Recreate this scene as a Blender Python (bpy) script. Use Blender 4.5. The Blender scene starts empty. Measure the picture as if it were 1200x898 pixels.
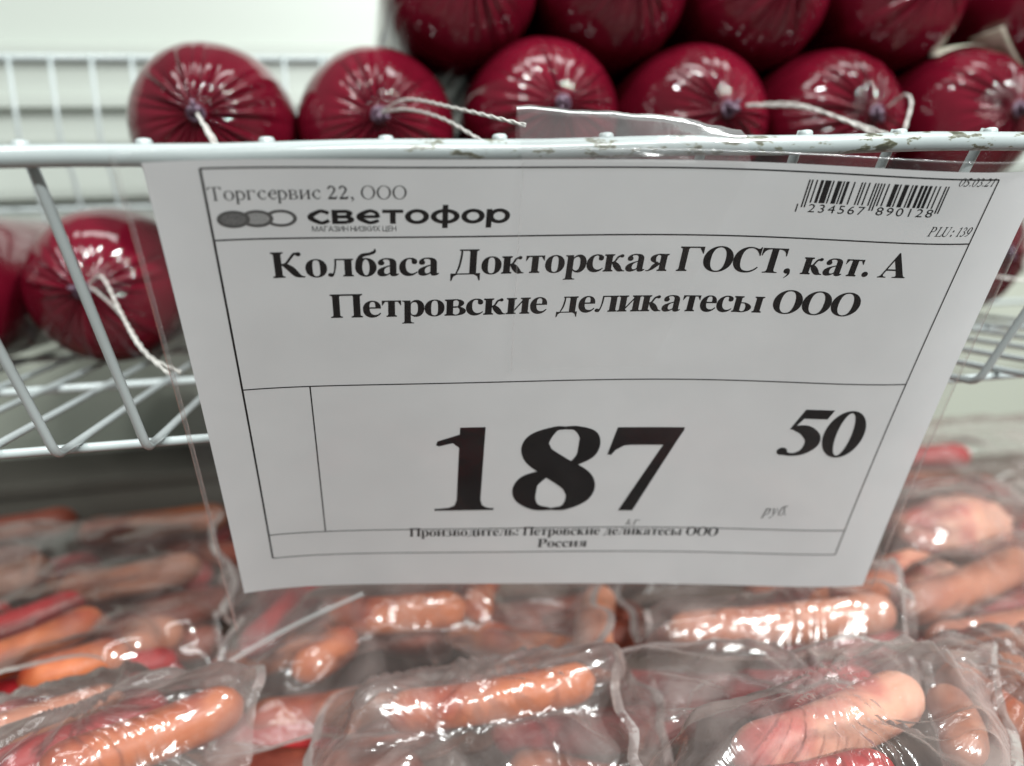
import bpy, bmesh, math, random
from mathutils import Vector, Matrix, noise
R = math.radians
sc = bpy.context.scene
col = sc.collection
rnd = random.Random(7)

# ------------------------------------------------------------------ camera, world, lamps, exposure
cam_d = bpy.data.cameras.new('camera'); cam = bpy.data.objects.new('camera', cam_d); col.objects.link(cam)
cr, cu, cf = Vector((0.9812, -0.1895, -0.0374)), Vector((0.07, 0.1682, 0.9833)), Vector((0.18, 0.9674, -0.1783))
mt = Matrix((cr, cu, -cf)).transposed().to_4x4(); mt.translation = (0, 0, 1.3)
cam.matrix_world = mt
cam_d.sensor_width = 36; cam_d.lens = 27.45; cam_d.clip_start = .01; cam_d.clip_end = 50
cam_d.dof.use_dof = True; cam_d.dof.focus_distance = .285; cam_d.dof.aperture_fstop = 4.7
sc.camera = cam
wd = bpy.data.worlds.new('World'); sc.world = wd; wd.use_nodes = True
bg = wd.node_tree.nodes['Background']; bg.inputs[0].default_value = (.88, 1.0, .97, 1); bg.inputs[1].default_value = .20

def lamp(name, loc, target, sx, sy, power, color=(.96, 1, .985)):
    l = bpy.data.lights.new(name, 'AREA'); l.shape = 'RECTANGLE'; l.size = sx; l.size_y = sy; l.energy = power; l.color = color
    o = bpy.data.objects.new(name, l); col.objects.link(o); o.location = loc
    o.rotation_euler = (Vector(target) - Vector(loc)).to_track_quat('-Z', 'Y').to_euler()
    return o
lamp('ceiling_lamp_near', (.95, -.55, 2.6), (.2, .45, 1.3), .17, .07, 38)
lamp('ceiling_lamp_left', (-.7, -.3, 2.7), (0, .5, 1.3), .20, .08, 12)
lamp('aisle_fill', (.5, -2.4, 2.75), (.1, .4, 1.25), 1.5, .14, 107)  # added fill from the aisle side, brightens the price sheet
lamp('case_lamp', (.1, .35, 2.45), (.1, .62, 1.3), 1.4, .16, 6)
sc.view_settings.view_transform = 'Standard'; sc.view_settings.look = 'None'
sc.view_settings.exposure = 0.0; sc.view_settings.gamma = 1
sc.cycles.max_bounces = 10; sc.cycles.transparent_max_bounces = 64; sc.cycles.caustics_reflective = False; sc.cycles.caustics_refractive = False
sc.cycles.sample_clamp_indirect = 4

# ------------------------------------------------------------------ materials
def mat(name, base=(.5, .5, .5), rough=.5, spec=.5, metal=0, coat=0, sss=0, bump=None, vary=None, trans=0):
    m = bpy.data.materials.new(name); m.use_nodes = True; nt = m.node_tree; b = nt.nodes['Principled BSDF']
    b.inputs['Base Color'].default_value = (*base, 1); b.inputs['Roughness'].default_value = rough
    b.inputs['Specular IOR Level'].default_value = spec; b.inputs['Metallic'].default_value = metal
    b.inputs['Coat Weight'].default_value = coat; b.inputs['Coat Roughness'].default_value = .08
    if sss:
        b.inputs['Subsurface Weight'].default_value = sss; b.inputs['Subsurface Radius'].default_value = (.01, .004, .002); b.inputs['Subsurface Scale'].default_value = .6
    tc = nt.nodes.new('ShaderNodeTexCoord')
    if bump:
        n = nt.nodes.new('ShaderNodeTexNoise'); n.inputs['Scale'].default_value = bump[0]; n.inputs['Detail'].default_value = 5
        nt.links.new(tc.outputs['Object'], n.inputs['Vector'])
        bp = nt.nodes.new('ShaderNodeBump'); bp.inputs['Strength'].default_value = bump[1]; bp.inputs['Distance'].default_value = bump[2]
        nt.links.new(n.outputs[0], bp.inputs['Height']); nt.links.new(bp.outputs[0], b.inputs['Normal'])
    if vary:
        n2 = nt.nodes.new('ShaderNodeTexNoise'); n2.inputs['Scale'].default_value = vary[0]; n2.inputs['Detail'].default_value = 4
        nt.links.new(tc.outputs['Object'], n2.inputs['Vector'])
        r = nt.nodes.new('ShaderNodeValToRGB'); r.color_ramp.elements[0].position = vary[3] if len(vary) > 3 else .35; r.color_ramp.elements[1].position = vary[4] if len(vary) > 4 else .7
        r.color_ramp.elements[0].color = (*vary[1], 1); r.color_ramp.elements[1].color = (*vary[2], 1)
        nt.links.new(n2.outputs[0], r.inputs[0]); nt.links.new(r.outputs[0], b.inputs['Base Color'])
    return m

M = {}
M['casing'] = mat('red_casing', (.09, .003, .010), .065, .6, vary=(22, (.070, .0022, .0075), (.120, .0042, .014)), bump=(45, .05, .002))
M['clip'] = mat('clip_metal', (.10, .06, .09), .35, .6, metal=.3, bump=(300, .3, .001))
M['cord'] = mat('cord_fibre', (.50, .48, .45), .7, bump=(900, .6, .0006))
M['paper'] = mat('paper', (.77, .77, .78), .75, .15, vary=(35, (.75, .75, .76), (.79, .79, .80)), bump=(18, .08, .002))
M['ink'] = mat('black_ink', (.005, .005, .006), .6, .12, vary=(70, (.004, .004, .005), (.010, .009, .010)))
M['ink_grey'] = mat('grey_ink', (.10, .10, .10), .6, .3)
M['ring_grey'] = mat('ring_tone', (.16, .16, .16), .6, .3, vary=(2500, (.10, .10, .10), (.24, .24, .24)))
M['ring_light'] = mat('ring_light_tone', (.34, .35, .35), .6, .3, vary=(2500, (.28, .28, .28), (.42, .42, .42)))
M['white_back'] = mat('wall_enamel', (.38, .405, .37), .35, .4, bump=(9, .05, .004))
M['wall_low'] = mat('liner_enamel', (.40, .42, .36), .4, .4)
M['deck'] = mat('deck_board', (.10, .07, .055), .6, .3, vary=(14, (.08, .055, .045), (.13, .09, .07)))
M['filler'] = mat('filler_tone', (.095, .088, .075), .35, .4, bump=(12, .2, .006))  # dark grey stands for the shade in the gap under the basket
M['label'] = mat('label_paper', (.5, .47, .38), .5, .3, vary=(60, (.50, .46, .38), (.20, .30, .17), .50, .66))
M['greenwire'] = mat('olive_strip', (.30, .34, .12), .5)

def enamel():
    m = mat('wire_enamel', (.39, .43, .43), .28, .5, coat=.3, bump=(160, .12, .0008))
    return m
M['wire'] = enamel()
# the chipped, dirty rail: chips and grime gather on the right two thirds
m = enamel(); m.name = 'rail_enamel'; nt = m.node_tree; b = nt.nodes['Principled BSDF']
tc = nt.nodes.new('ShaderNodeTexCoord'); sx = nt.nodes.new('ShaderNodeSeparateXYZ'); nt.links.new(tc.outputs['Object'], sx.inputs[0])
n1 = nt.nodes.new('ShaderNodeTexNoise'); n1.inputs['Scale'].default_value = 240; n1.inputs['Detail'].default_value = 6; n1.inputs['Roughness'].default_value = .65
mp = nt.nodes.new('ShaderNodeMapping'); mp.inputs['Scale'].default_value = (.45, 1, 1); nt.links.new(tc.outputs['Object'], mp.inputs[0]); nt.links.new(mp.outputs[0], n1.inputs['Vector'])
n2 = nt.nodes.new('ShaderNodeTexNoise'); n2.inputs['Scale'].default_value = 40; n2.inputs['Detail'].default_value = 2; nt.links.new(tc.outputs['Object'], n2.inputs['Vector'])
mr = nt.nodes.new('ShaderNodeMapRange'); mr.inputs[1].default_value = -.13; mr.inputs[2].default_value = -.03; mr.inputs[3].default_value = -.16; mr.inputs[4].default_value = .025; nt.links.new(sx.outputs[0], mr.inputs[0])
a1 = nt.nodes.new('ShaderNodeMath'); a1.operation = 'MULTIPLY_ADD'; a1.inputs[1].default_value = .40; nt.links.new(n2.outputs[0], a1.inputs[0]); nt.links.new(n1.outputs[0], a1.inputs[2])
a2 = nt.nodes.new('ShaderNodeMath'); a2.operation = 'ADD'; nt.links.new(a1.outputs[0], a2.inputs[0]); nt.links.new(mr.outputs[0], a2.inputs[1])
rp = nt.nodes.new('ShaderNodeValToRGB'); e = rp.color_ramp.elements; e[0].position = .765; e[0].color = (.33, .365, .365, 1); e[1].position = .865; e[1].color = (.05, .05, .035, 1)
k = rp.color_ramp.elements.new(.79); k.color = (.17, .17, .13, 1); k = rp.color_ramp.elements.new(.82); k.color = (.09, .09, .06, 1)
nt.links.new(a2.outputs[0], rp.inputs[0]); nt.links.new(rp.outputs[0], b.inputs['Base Color'])
M['rail'] = m

def film(name, haze, gloss_lo, gloss_hi, rough, bump_scale, bump_str, bump_dist, tint=(.97, .97, .97), hazecol=(.80, .80, .80), streak=None, edge=0.0):
    """clear plastic: transparent + glossy by fresnel + a little milky diffuse"""
    m = bpy.data.materials.new(name); m.use_nodes = True; nt = m.node_tree
    for n in list(nt.nodes):
        if n.type != 'OUTPUT_MATERIAL': nt.nodes.remove(n)
    out = [n for n in nt.nodes if n.type == 'OUTPUT_MATERIAL'][0]
    tr = nt.nodes.new('ShaderNodeBsdfTransparent'); tr.inputs[0].default_value = (*tint, 1)
    gl = nt.nodes.new('ShaderNodeBsdfGlossy'); gl.inputs['Roughness'].default_value = rough; gl.inputs[0].default_value = (1, 1, 1, 1)
    df = nt.nodes.new('ShaderNodeBsdfDiffuse'); df.inputs[0].default_value = (*hazecol, 1)
    tl = nt.nodes.new('ShaderNodeBsdfTranslucent'); tl.inputs[0].default_value = (*hazecol, 1)
    dm = nt.nodes.new('ShaderNodeMixShader'); dm.inputs[0].default_value = .4; nt.links.new(df.outputs[0], dm.inputs[1]); nt.links.new(tl.outputs[0], dm.inputs[2])
    tc = nt.nodes.new('ShaderNodeTexCoord'); ns = nt.nodes.new('ShaderNodeTexNoise'); ns.inputs['Scale'].default_value = bump_scale; ns.inputs['Detail'].default_value = 4; ns.inputs['Distortion'].default_value = 1.2
    nt.links.new(tc.outputs['Object'], ns.inputs['Vector'])
    bp = nt.nodes.new('ShaderNodeBump'); bp.inputs['Strength'].default_value = bump_str; bp.inputs['Distance'].default_value = bump_dist; nt.links.new(ns.outputs[0], bp.inputs['Height'])
    nt.links.new(bp.outputs[0], gl.inputs['Normal'])
    lw = nt.nodes.new('ShaderNodeLayerWeight'); lw.inputs[0].default_value = .28; nt.links.new(bp.outputs[0], lw.inputs['Normal'])
    mr = nt.nodes.new('ShaderNodeMapRange'); mr.inputs[3].default_value = gloss_lo; mr.inputs[4].default_value = gloss_hi; nt.links.new(lw.outputs['Fresnel'], mr.inputs[0])
    m1 = nt.nodes.new('ShaderNodeMixShader'); m1.inputs[0].default_value = haze
    ad = nt.nodes.new('ShaderNodeMath'); ad.operation = 'MULTIPLY_ADD'; ad.inputs[1].default_value = edge; ad.inputs[2].default_value = haze; ad.use_clamp = True
    nt.links.new(lw.outputs['Fresnel'], ad.inputs[0]); nt.links.new(ad.outputs[0], m1.inputs[0])
    if streak:
        n3 = nt.nodes.new('ShaderNodeTexNoise'); n3.inputs['Scale'].default_value = streak; n3.inputs['Detail'].default_value = 6; n3.inputs['Distortion'].default_value = 2
        nt.links.new(tc.outputs['Object'], n3.inputs['Vector'])
        m3 = nt.nodes.new('ShaderNodeMapRange'); m3.inputs[1].default_value = .42; m3.inputs[2].default_value = .75; m3.inputs[3].default_value = haze * .5; m3.inputs[4].default_value = haze * 2.6
        nt.links.new(n3.outputs[0], m3.inputs[0]); nt.links.new(m3.outputs[0], ad.inputs[2])
    nt.links.new(tr.outputs[0], m1.inputs[1]); nt.links.new(dm.outputs[0], m1.inputs[2])
    m2 = nt.nodes.new('ShaderNodeMixShader'); nt.links.new(mr.outputs[0], m2.inputs[0]); nt.links.new(m1.outputs[0], m2.inputs[1]); nt.links.new(gl.outputs[0], m2.inputs[2])
    nt.links.new(m2.outputs[0], out.inputs[0])
    return m
M['sleeve'] = film('sleeve_film', .014, .014, .26, .12, 34, .30, .002)
M['seam'] = film('sleeve_seam', .13, .03, .4, .15, 200, .4, .001)
M['tape'] = film('clear_tape', .004, .006, .16, .09, 45, .12, .002, tint=(1, 1, 1))
M['tongue'] = film('folded_tape', .035, .04, .7, .10, 38, .16, .002, hazecol=(.75, .70, .70), edge=.4)
M['flap'] = film('sleeve_flap', .42, .08, .6, .2, 120, .3, .001)
M['bag'] = film('bag_film', .17, .05, .52, .17, 24, .40, .008, hazecol=(.62, .52, .49), streak=9, edge=.85)
M['bag_smooth'] = film('smooth_bag_film', .14, .08, .8, .09, 14, .12, .006, hazecol=(.54, .44, .41), streak=9, edge=.3)
M['bag_seam'] = film('bag_seam', .14, .04, .4, .2, 60, .4, .003, hazecol=(.70, .65, .63), edge=.5)

def frank_mat(name, c1, c2, frost):
    m = mat(name, c1, .46, .35, sss=.15, vary=(30, c1, c2, .36, .56), bump=(90, .14, .0015))
    nt = m.node_tree; b = nt.nodes['Principled BSDF']; tc = [n for n in nt.nodes if n.type == 'TEX_COORD'][0]
    src = b.inputs['Base Color'].links[0].from_socket
    v = nt.nodes.new('ShaderNodeTexVoronoi'); v.inputs['Scale'].default_value = 260; nt.links.new(tc.outputs['Object'], v.inputs['Vector'])
    n = nt.nodes.new('ShaderNodeTexNoise'); n.inputs['Scale'].default_value = 30; nt.links.new(tc.outputs['Object'], n.inputs['Vector'])
    a = nt.nodes.new('ShaderNodeMath'); a.operation = 'MULTIPLY_ADD'; a.inputs[1].default_value = -.55; nt.links.new(v.outputs['Distance'], a.inputs[0]); nt.links.new(n.outputs[0], a.inputs[2])
    mr = nt.nodes.new('ShaderNodeMapRange'); mr.inputs[1].default_value = .45; mr.inputs[2].default_value = .62; mr.inputs[4].default_value = frost; nt.links.new(a.outputs[0], mr.inputs[0])
    mx = nt.nodes.new('ShaderNodeMixRGB'); mx.inputs[2].default_value = (.72, .62, .58, 1); nt.links.new(mr.outputs[0], mx.inputs[0]); nt.links.new(src, mx.inputs[1]); nt.links.new(mx.outputs[0], b.inputs['Base Color'])
    return m
M['frank'] = frank_mat('frankfurter_skin', (.27, .036, .014), (.48, .135, .05), .12)
M['frank_pale'] = frank_mat('pale_frankfurter_skin', (.32, .10, .055), (.44, .18, .11), .25)
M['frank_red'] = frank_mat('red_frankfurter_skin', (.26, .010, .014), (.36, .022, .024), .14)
M['frank_dark'] = frank_mat('dark_frankfurter_skin', (.12, .022, .014), (.22, .05, .028), .06)  # darkened so the gaps in the heap look shaded
M['ham'] = frank_mat('frosted_ham', (.42, .10, .09), (.66, .34, .24), .75)

# ------------------------------------------------------------------ helpers
def link(name, me, material=None, parent=None, smooth=True):
    o = bpy.data.objects.new(name, me); col.objects.link(o)
    if material and not me.materials: me.materials.append(material)
    if parent: o.parent = parent
    if smooth:
        for p in me.polygons: p.use_smooth = True
    return o
def mesh(name, verts, faces):
    me = bpy.data.meshes.new(name); me.from_pydata([tuple(v) for v in verts], [], faces); me.update(); return me
def tag(o, label=None, cat=None, group=None, kind=None):
    if label: o['label'] = label
    if cat: o['category'] = cat
    if group: o['group'] = group
    if kind: o['kind'] = kind
    return o
def empty(name, loc=(0, 0, 0), rz=0):
    o = bpy.data.objects.new(name, None); col.objects.link(o); o.location = loc; o.rotation_euler.z = rz; o.empty_display_size = .01; return o
def box(x0, x1, y0, y1, z0, z1):
    v = [(x0, y0, z0), (x1, y0, z0), (x1, y1, z0), (x0, y1, z0), (x0, y0, z1), (x1, y0, z1), (x1, y1, z1), (x0, y1, z1)]
    return v, [(0, 3, 2, 1), (4, 5, 6, 7), (0, 1, 5, 4), (1, 2, 6, 5), (2, 3, 7, 6), (3, 0, 4, 7)]
def catmull(pts, n):
    P = [Vector(p) for p in pts]; P = [P[0] * 2 - P[1]] + P + [P[-1] * 2 - P[-2]]; out = []
    for i in range(1, len(P) - 2):
        for k in range(n):
            t = k / n; a, b, c, d = P[i - 1], P[i], P[i + 1], P[i + 2]
            out.append(.5 * (2 * b + (c - a) * t + (2 * a - 5 * b + 4 * c - d) * t * t + (3 * b - a - 3 * c + d) * t ** 3))
    out.append(P[-2]); return out
def tube(path, r, seg=14, caps=True, rf=None):
    path = [Vector(p) for p in path]; V = []; Fc = []; up = None
    for i, p in enumerate(path):
        d = (path[min(i + 1, len(path) - 1)] - path[max(i - 1, 0)]).normalized()
        if up is None: up = d.orthogonal().normalized()
        up = (up - d * up.dot(d)).normalized(); sd = d.cross(up); rr = r * (rf(i / (len(path) - 1)) if rf else 1)
        for k in range(seg):
            a = 2 * math.pi * k / seg; V.append(p + (up * math.cos(a) + sd * math.sin(a)) * rr)
    for i in range(len(path) - 1):
        for k in range(seg):
            Fc.append((i * seg + k, i * seg + (k + 1) % seg, (i + 1) * seg + (k + 1) % seg, (i + 1) * seg + k))
    if caps:
        Fc.append(tuple(range(seg))[::-1]); Fc.append(tuple(range((len(path) - 1) * seg, len(path) * seg)))
    return V, Fc

# ------------------------------------------------------------------ setting: case wall and deck
def profile_wall():
    # upper wall with moulded ledges (profile y,z) extruded along x
    pr = [(.90, 1.9), (.90, 1.512), (.893, 1.510), (.880, 1.506), (.880, 1.4965), (.893, 1.494), (.893, 1.462), (.886, 1.460), (.886, 1.449), (.898, 1.444), (.898, 1.40), (.885, 1.395), (.885, 1.36), (.90, 1.355), (.90, 1.24)]
    xs = [-1.2 + i * .1 for i in range(35)]
    V = [(x, y, z) for x in xs for (y, z) in pr]; n = len(pr)
    Fc = [(i * n + k, i * n + k + 1, (i + 1) * n + k + 1, (i + 1) * n + k) for i in range(len(xs) - 1) for k in range(n - 1)]
    return V, Fc
w = link('wall', mesh('wall', *profile_wall()), M['white_back'], smooth=False); tag(w, kind='structure')
v, f = box(-1.2, 2.2, .905, .93, .9, 1.24); w2 = link('lower_wall', mesh('lower_wall', v, f), M['wall_low'], smooth=False); tag(w2, kind='structure')
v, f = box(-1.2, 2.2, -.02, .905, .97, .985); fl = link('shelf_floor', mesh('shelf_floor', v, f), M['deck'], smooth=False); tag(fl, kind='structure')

# ------------------------------------------------------------------ wire basket
basket = tag(empty('wire_basket', (.09, .35, 1.225)), 'white wire basket holding the stacked red sausages, with a thick chipped front rail', 'basket')
bo = basket.location.copy()
def bpart(name, path, r, m, seg=14):
    V, Fc = tube([Vector(p) - bo for p in path], r, seg); return link(name, mesh(name, V, Fc), m, basket)
RY, RZ = .2525, 1.3289
rail = bpart('top_rail', [(x * .02 - .5, RY + .0004 * math.sin(x * .7), RZ + .0003 * math.sin(x * 1.3)) for x in range(76)], .0033, M['rail'], 24)
knobs = [-.299, -.2645, -.230, -.1955, -.161, -.127, -.0928, -.0597, -.0250, .0105, .0462, .0815, .1170, .1525, .1886, .2250, .2605, .2965, .333, .37, .407, .444, .481, .518]
for kx in knobs:
    xb = kx + .008 - .026 * (kx + .093) / .39
    top = Vector((kx, RY + .0030, RZ + .0044)); bot = Vector((xb, .3112, 1.2272))
    d = (bot - top).normalized()
    path = [top - d * .0000, top + d * .01, top.lerp(bot, .5), bot - d * .006]
    for q in range(1, 6):
        t = q / 6; path.append((1 - t) ** 2 * (bot - d * .006) + 2 * t * (1 - t) * bot + t * t * (bot + Vector((0, .006, 0))))
    path += [bot + Vector((0, .03 + .06 * i, 0)) for i in range(8)]
    path += [Vector((xb + .0, .80, 1.245)), Vector((xb + .001, .80, 1.30)), Vector((xb + .001, .775, 1.37)), Vector((xb - .001, .76, 1.40)), Vector((xb, .758, 1.4705))]
    bpart('basket_wire', path, .00172, M['wire'], 12)
    # welded knob on top of the rail
    V, Fc = tube([(kx, RY + .001, RZ + .0015), (kx, RY + .001, RZ + .0040), (kx, RY + .001, RZ + .0046), (kx, RY + .001, RZ + .0048)], .0024, 12, True, lambda t: [1, 1, .8, .35][min(3, round(t * 3))])
    link('weld_knob', mesh('weld_knob', [Vector(p) - bo for p in V], Fc), M['wire'], basket)
def along(y, z, r, name, m=None): bpart(name, [(x * .05 - .5, y, z) for x in range(31)], r, m or M['wire'], 12)
along(.338, 1.2235, .0019, 'cross_rod')
along(.50, 1.2237, .0024, 'cross_rod')
along(.66, 1.2237, .0024, 'cross_rod')
along(.7625, 1.4680, .0030, 'rear_rail')
along(.806, 1.345, .0024, 'rear_rail')

# ------------------------------------------------------------------ red sausages
RS = .0500
def casing_mesh(seed, L=.27):
    rg = random.Random(seed); N = 25; NA = 240
    ph = [rg.uniform(-.5, .5) for _ in range(N)]; am = [rg.uniform(.35, 1.25) for _ in range(N)]; ln = [rg.uniform(.55, 1.0) for _ in range(N)]
    prof = [(.0030, -.0045), (.0045, -.0035), (.0060, -.0005), (.0080, .0012), (.011, .0022), (.0145, .0034), (.018, .0048), (.022, .0068), (.026, .0092), (.030, .0121), (.0335, .0151), (.037, .0189), (.040, .0228), (.0427, .0272), (.0450, .0322), (.0468, .0378), (.0481, .0440), (.0490, .051), (.0497, .06), (.05, .075), (.05, .12), (.05, .18), (.05, L - .05), (.047, L - .022), (.038, L - .008), (.02, L), (.004, L + .002)]
    V = []
    for (r, y) in prof:
        for k in range(NA):
            a = 2 * math.pi * k / NA; f = a / (2 * math.pi) * N
            i = int(f) % N; j = (i + 1) % N
            lo, hi = int(f) + ph[i] * .55, int(f) + 1 + ph[j] * .55
            if f < lo: i, j = (i - 1) % N, i; hi = lo; lo = int(f) - 1 + ph[i] * .55
            elif f > hi: i = j; lo = hi; j = (j + 1) % N; hi = int(f) + 2 + ph[j] * .55
            t = max(0, min(1, (f - lo) / max(.2, hi - lo)))
            puff = (math.sin(math.pi * t)) ** .75 * am[i]
            q = r / RS; reach = ln[i]
            env = max(0, min(1, (reach - q) / .38)) * min(1, q / .12) if y < .06 else 0
            dis = .0032 * (puff - .45) * env * (1.25 - q * .5)
            wob = .0009 * noise.noise(Vector((math.cos(a) * 1.6 + seed, math.sin(a) * 1.6, y * 18)))
            nr = min(1, q * 1.05); ny = -math.sqrt(max(0, 1 - nr * nr)) if y < .1 else 0
            rr = r + dis * (.35 + .65 * nr) * (1 if r > .007 else .3) + wob * min(1, q * 2)
            V.append((rr * math.cos(a), y + dis * ny * 1.0 * (1 if r > .007 else .3), rr * math.sin(a)))
    n = len(prof); Fc = [(i * NA + k, i * NA + (k + 1) % NA, (i + 1) * NA + (k + 1) % NA, (i + 1) * NA + k) for i in range(n - 1) for k in range(NA)]
    Fc.append(tuple(range(NA))); Fc.append(tuple(range((n - 1) * NA, n * NA))[::-1])
    return mesh('casing', V, Fc)
CASE = [casing_mesh(s) for s in (3, 11, 23, 42)]
for c in CASE: c.materials.append(M['casing'])
def clip_mesh():
    V, Fc = [], []
    def add(vf):
        b0 = len(V); V.extend(vf[0]); Fc.extend([tuple(b0 + i for i in f) for f in vf[1]])
    ring = [(.0040 * math.cos(a * .3), -.004 + .0004 * math.sin(a), .0036 * math.sin(a * .3)) for a in range(22)]
    add(tube(ring, .0013, 8)); add(tube([(-.002, -.003, -.001), (0, -.008, .001), (.002, -.011, .003)], .0030, 9, True, lambda t: 1 - .35 * t))
    add(tube([(.001, -.004, 0), (-.002, -.008, .003), (-.004, -.010, .0045)], .0018, 8, True, lambda t: 1.2 - .6 * t))
    return mesh('clip', V, Fc)
CLIP = clip_mesh()
SG = 'red bologna sausages stacked in the wire basket'
def sausage(x, y, z, seed, label, roll, cords=(), band=None, r=1.0):
    """x,z = axis, y = tip"""
    t = tag(empty('bologna_sausage', (x, y, z - RS * r)), label, 'sausage', SG)
    o = bpy.data.objects.new('casing', CASE[seed % 4]); col.objects.link(o); o.parent = t; o.location = (0, 0, RS * r); o.rotation_euler = (0, roll, 0); o.scale = (r, 1, r)
    for p in o.data.polygons: p.use_smooth = True
    c = link('knot', CLIP, M['clip'], t); c.location = (0, 0, RS * r); c.rotation_euler = (0, roll * 2, 0)
    for pts in cords:
        path = catmull(pts, 10); path = [p - Vector((x, y, z - RS * r)) for p in path]
        fine = catmull(path[::3] + [path[-1]], 12); V, Fc = [], []; L_ = 0
        for s_ in (0, math.pi):
            hp = []; L_ = 0
            for q_, p in enumerate(fine):
                if q_: L_ += (p - fine[q_ - 1]).length
                d = (fine[min(q_ + 1, len(fine) - 1)] - fine[max(0, q_ - 1)]).normalized(); n1 = d.cross(Vector((0, 0, 1))).normalized(); n2 = d.cross(n1)
                a_ = L_ / .0030 + s_; hp.append(p + (n1 * math.cos(a_) + n2 * math.sin(a_)) * .00038)
            v_, f_ = tube(hp, .00056, 7); b_ = len(V); V += v_; Fc += [tuple(b_ + i for i in f) for f in f_]
        link('cord', mesh('cord', V, Fc), M['cord'], t)
    if band:
        a0, a1, y0, y1 = band; n = 24; V = []
        for j in range(9):
            for i in range(n + 1):
                a = R(a0 + (a1 - a0) * i / n); rr = RS * r + .0012
                yy = y0 + (y1 - y0) * j / 8 + .004 * math.sin(a * 3)
                rr2 = rr if yy > .06 else rr - (.06 - yy) ** 2 * 6
                V.append((rr2 * math.cos(a), yy, RS * r + rr2 * math.sin(a)))
        Fc = [(j * (n + 1) + i, j * (n + 1) + i + 1, (j + 1) * (n + 1) + i + 1, (j + 1) * (n + 1) + i) for j in range(8) for i in range(n)]
        lb = link('paper_label', mesh('paper_label', V, Fc), M['label'], t); s = lb.modifiers.new('s', 'SOLIDIFY'); s.thickness = .0003
    return t
Y = .4725
sausage(-.0820, Y, 1.3752, 0, 'leftmost red sausage of the middle row, clear before the white wall', .3, [[(-.0805, Y - .009, 1.374), (-.0785, .455, 1.3715), (-.073, .44, 1.362), (-.066, .43, 1.347)], [(-.080, Y - .010, 1.3735), (-.0775, .452, 1.370), (-.070, .44, 1.359), (-.063, .43, 1.344)]])
sausage(.0166, Y, 1.3738, 1, 'second red sausage of the middle row, two long white cords reaching the rail', 1.4, [[(.018, .463, 1.3745), (.030, .43, 1.375), (.048, .37, 1.3605), (.066, .31, 1.3445)], [(.018, .463, 1.374), (.030, .43, 1.370), (.044, .39, 1.359), (.0568, .35, 1.343)]])
sausage(.1218, Y - .01, 1.3779, 2, 'red sausage in the middle row directly behind the clear tape over the rail', 2.2)
sausage(.2225, Y - .014, 1.3732, 3, 'fourth red sausage of the middle row, its cords running right onto the rail', 3.9, [[(.232, .45, 1.3745), (.245, .42, 1.370), (.253, .39, 1.358), (.262, .36, 1.345)], [(.232, .45, 1.374), (.243, .41, 1.3665), (.247, .38, 1.356), (.252, .35, 1.342)]])
sausage(.3190, Y - .018, 1.3696, 4, 'fifth red sausage of the middle row, with a short bent cord hanging down', 5.1, [[(.322, .445, 1.372), (.3235, .432, 1.3765), (.319, .42, 1.370), (.308, .41, 1.354)]])
sausage(.4200, Y - .018, 1.3713, 5, 'red sausage at the right end of the middle row, pale label along its top', .9, [], (82, 122, .04, .075))
for i, (x, z, lb) in enumerate([(.0737, 1.4585, 'leftmost red sausage of the topmost row, beside the bare white wall'), (.1723, 1.4575, 'second red sausage from the left in the topmost row'), (.2717, 1.4565, 'third red sausage from the left in the topmost row'), (.3706, 1.4555, 'fourth red sausage of the topmost row, just left of the labelled one'), (.4850, 1.4520, 'red sausage in the top right corner, cream and green label on its side')]):
    sausage(x, Y + .002 - i * .003, z, i + 2, lb, i * 1.7 + .5, [], (205, 246, .035, .062) if i == 4 else None)
LZ = 1.2292 + .0508
sausage(-.1625, .508, LZ + .001, 1, 'red sausage at the bottom left seen between the front wires, with a twisted cord', 2.9,
        [[(-.157, .500, LZ + .005), (-.145, .485, 1.289), (-.128, .45, 1.272), (-.107, .40, 1.257), (-.088, .37, 1.247)], [(-.157, .500, LZ + .003), (-.148, .485, 1.280), (-.128, .45, 1.270), (-.104, .40, 1.2535), (-.083, .37, 1.2475)]], None, 1.03)
sausage(-.2680, .512, LZ + .001, 2, 'red sausage cut by the left edge of the photo, on the basket floor', 1.0, [], None, 1.03)
for i in range(5):
    x = -.058 + i * .104
    sausage(x, .502, LZ, i, ['red sausage on the basket floor behind the left half of the price sheet', 'red sausage on the basket floor behind the middle of the price sheet', 'red sausage on the basket floor behind the barcode', 'red sausage on the basket floor behind the right edge of the price sheet', 'red sausage on the basket floor right of the price sheet with a white cord'][i], i * 1.3, [[(.360, .49, LZ), (.372, .45, 1.272), (.41, .43, 1.264), (.45, .43, 1.258)]] if i == 4 else [], None, 1.03)
sausage(.462, .50, LZ, 3, 'red sausage on the basket floor cut by the right edge of the photo', 1.9, [], None, 1.03)

# ------------------------------------------------------------------ price sheet: the curved A4 page
P0, PU, PV, PN = Vector((.09, .2471, 1.3244)), Vector((.9997, -.0011, -.0238)), Vector((-.0207, .4537, -.8909)), Vector((-.0118, -.8911, -.4536))
PC = [.015876, .02218, -.014166, -.015223, -.002315, -.010388, .012231, .016741, -.0217, .013219]
def sheet(u, v, off=0.0):
    """page coordinates in mm (u from the middle, v down from the top edge) to space"""
    u, v = u / 1000, v / 1000; s = max(-1.12, min(1.12, u / .1485)); w = max(-.1, min(1.25, v / .21))
    n = PC[0] * s * s + PC[1] * s ** 3 + (PC[2] * s * s + PC[3] * s ** 3) * w + PC[4] * w * (1 - w) * 4
    n += PC[5] * s ** 4 + PC[6] * s ** 4 * w + PC[7] * s * w + PC[8] * s ** 5 + PC[9] * s ** 5 * w
    return P0 + PU * u + PV * v + PN * (n + off / 1000)
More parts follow.
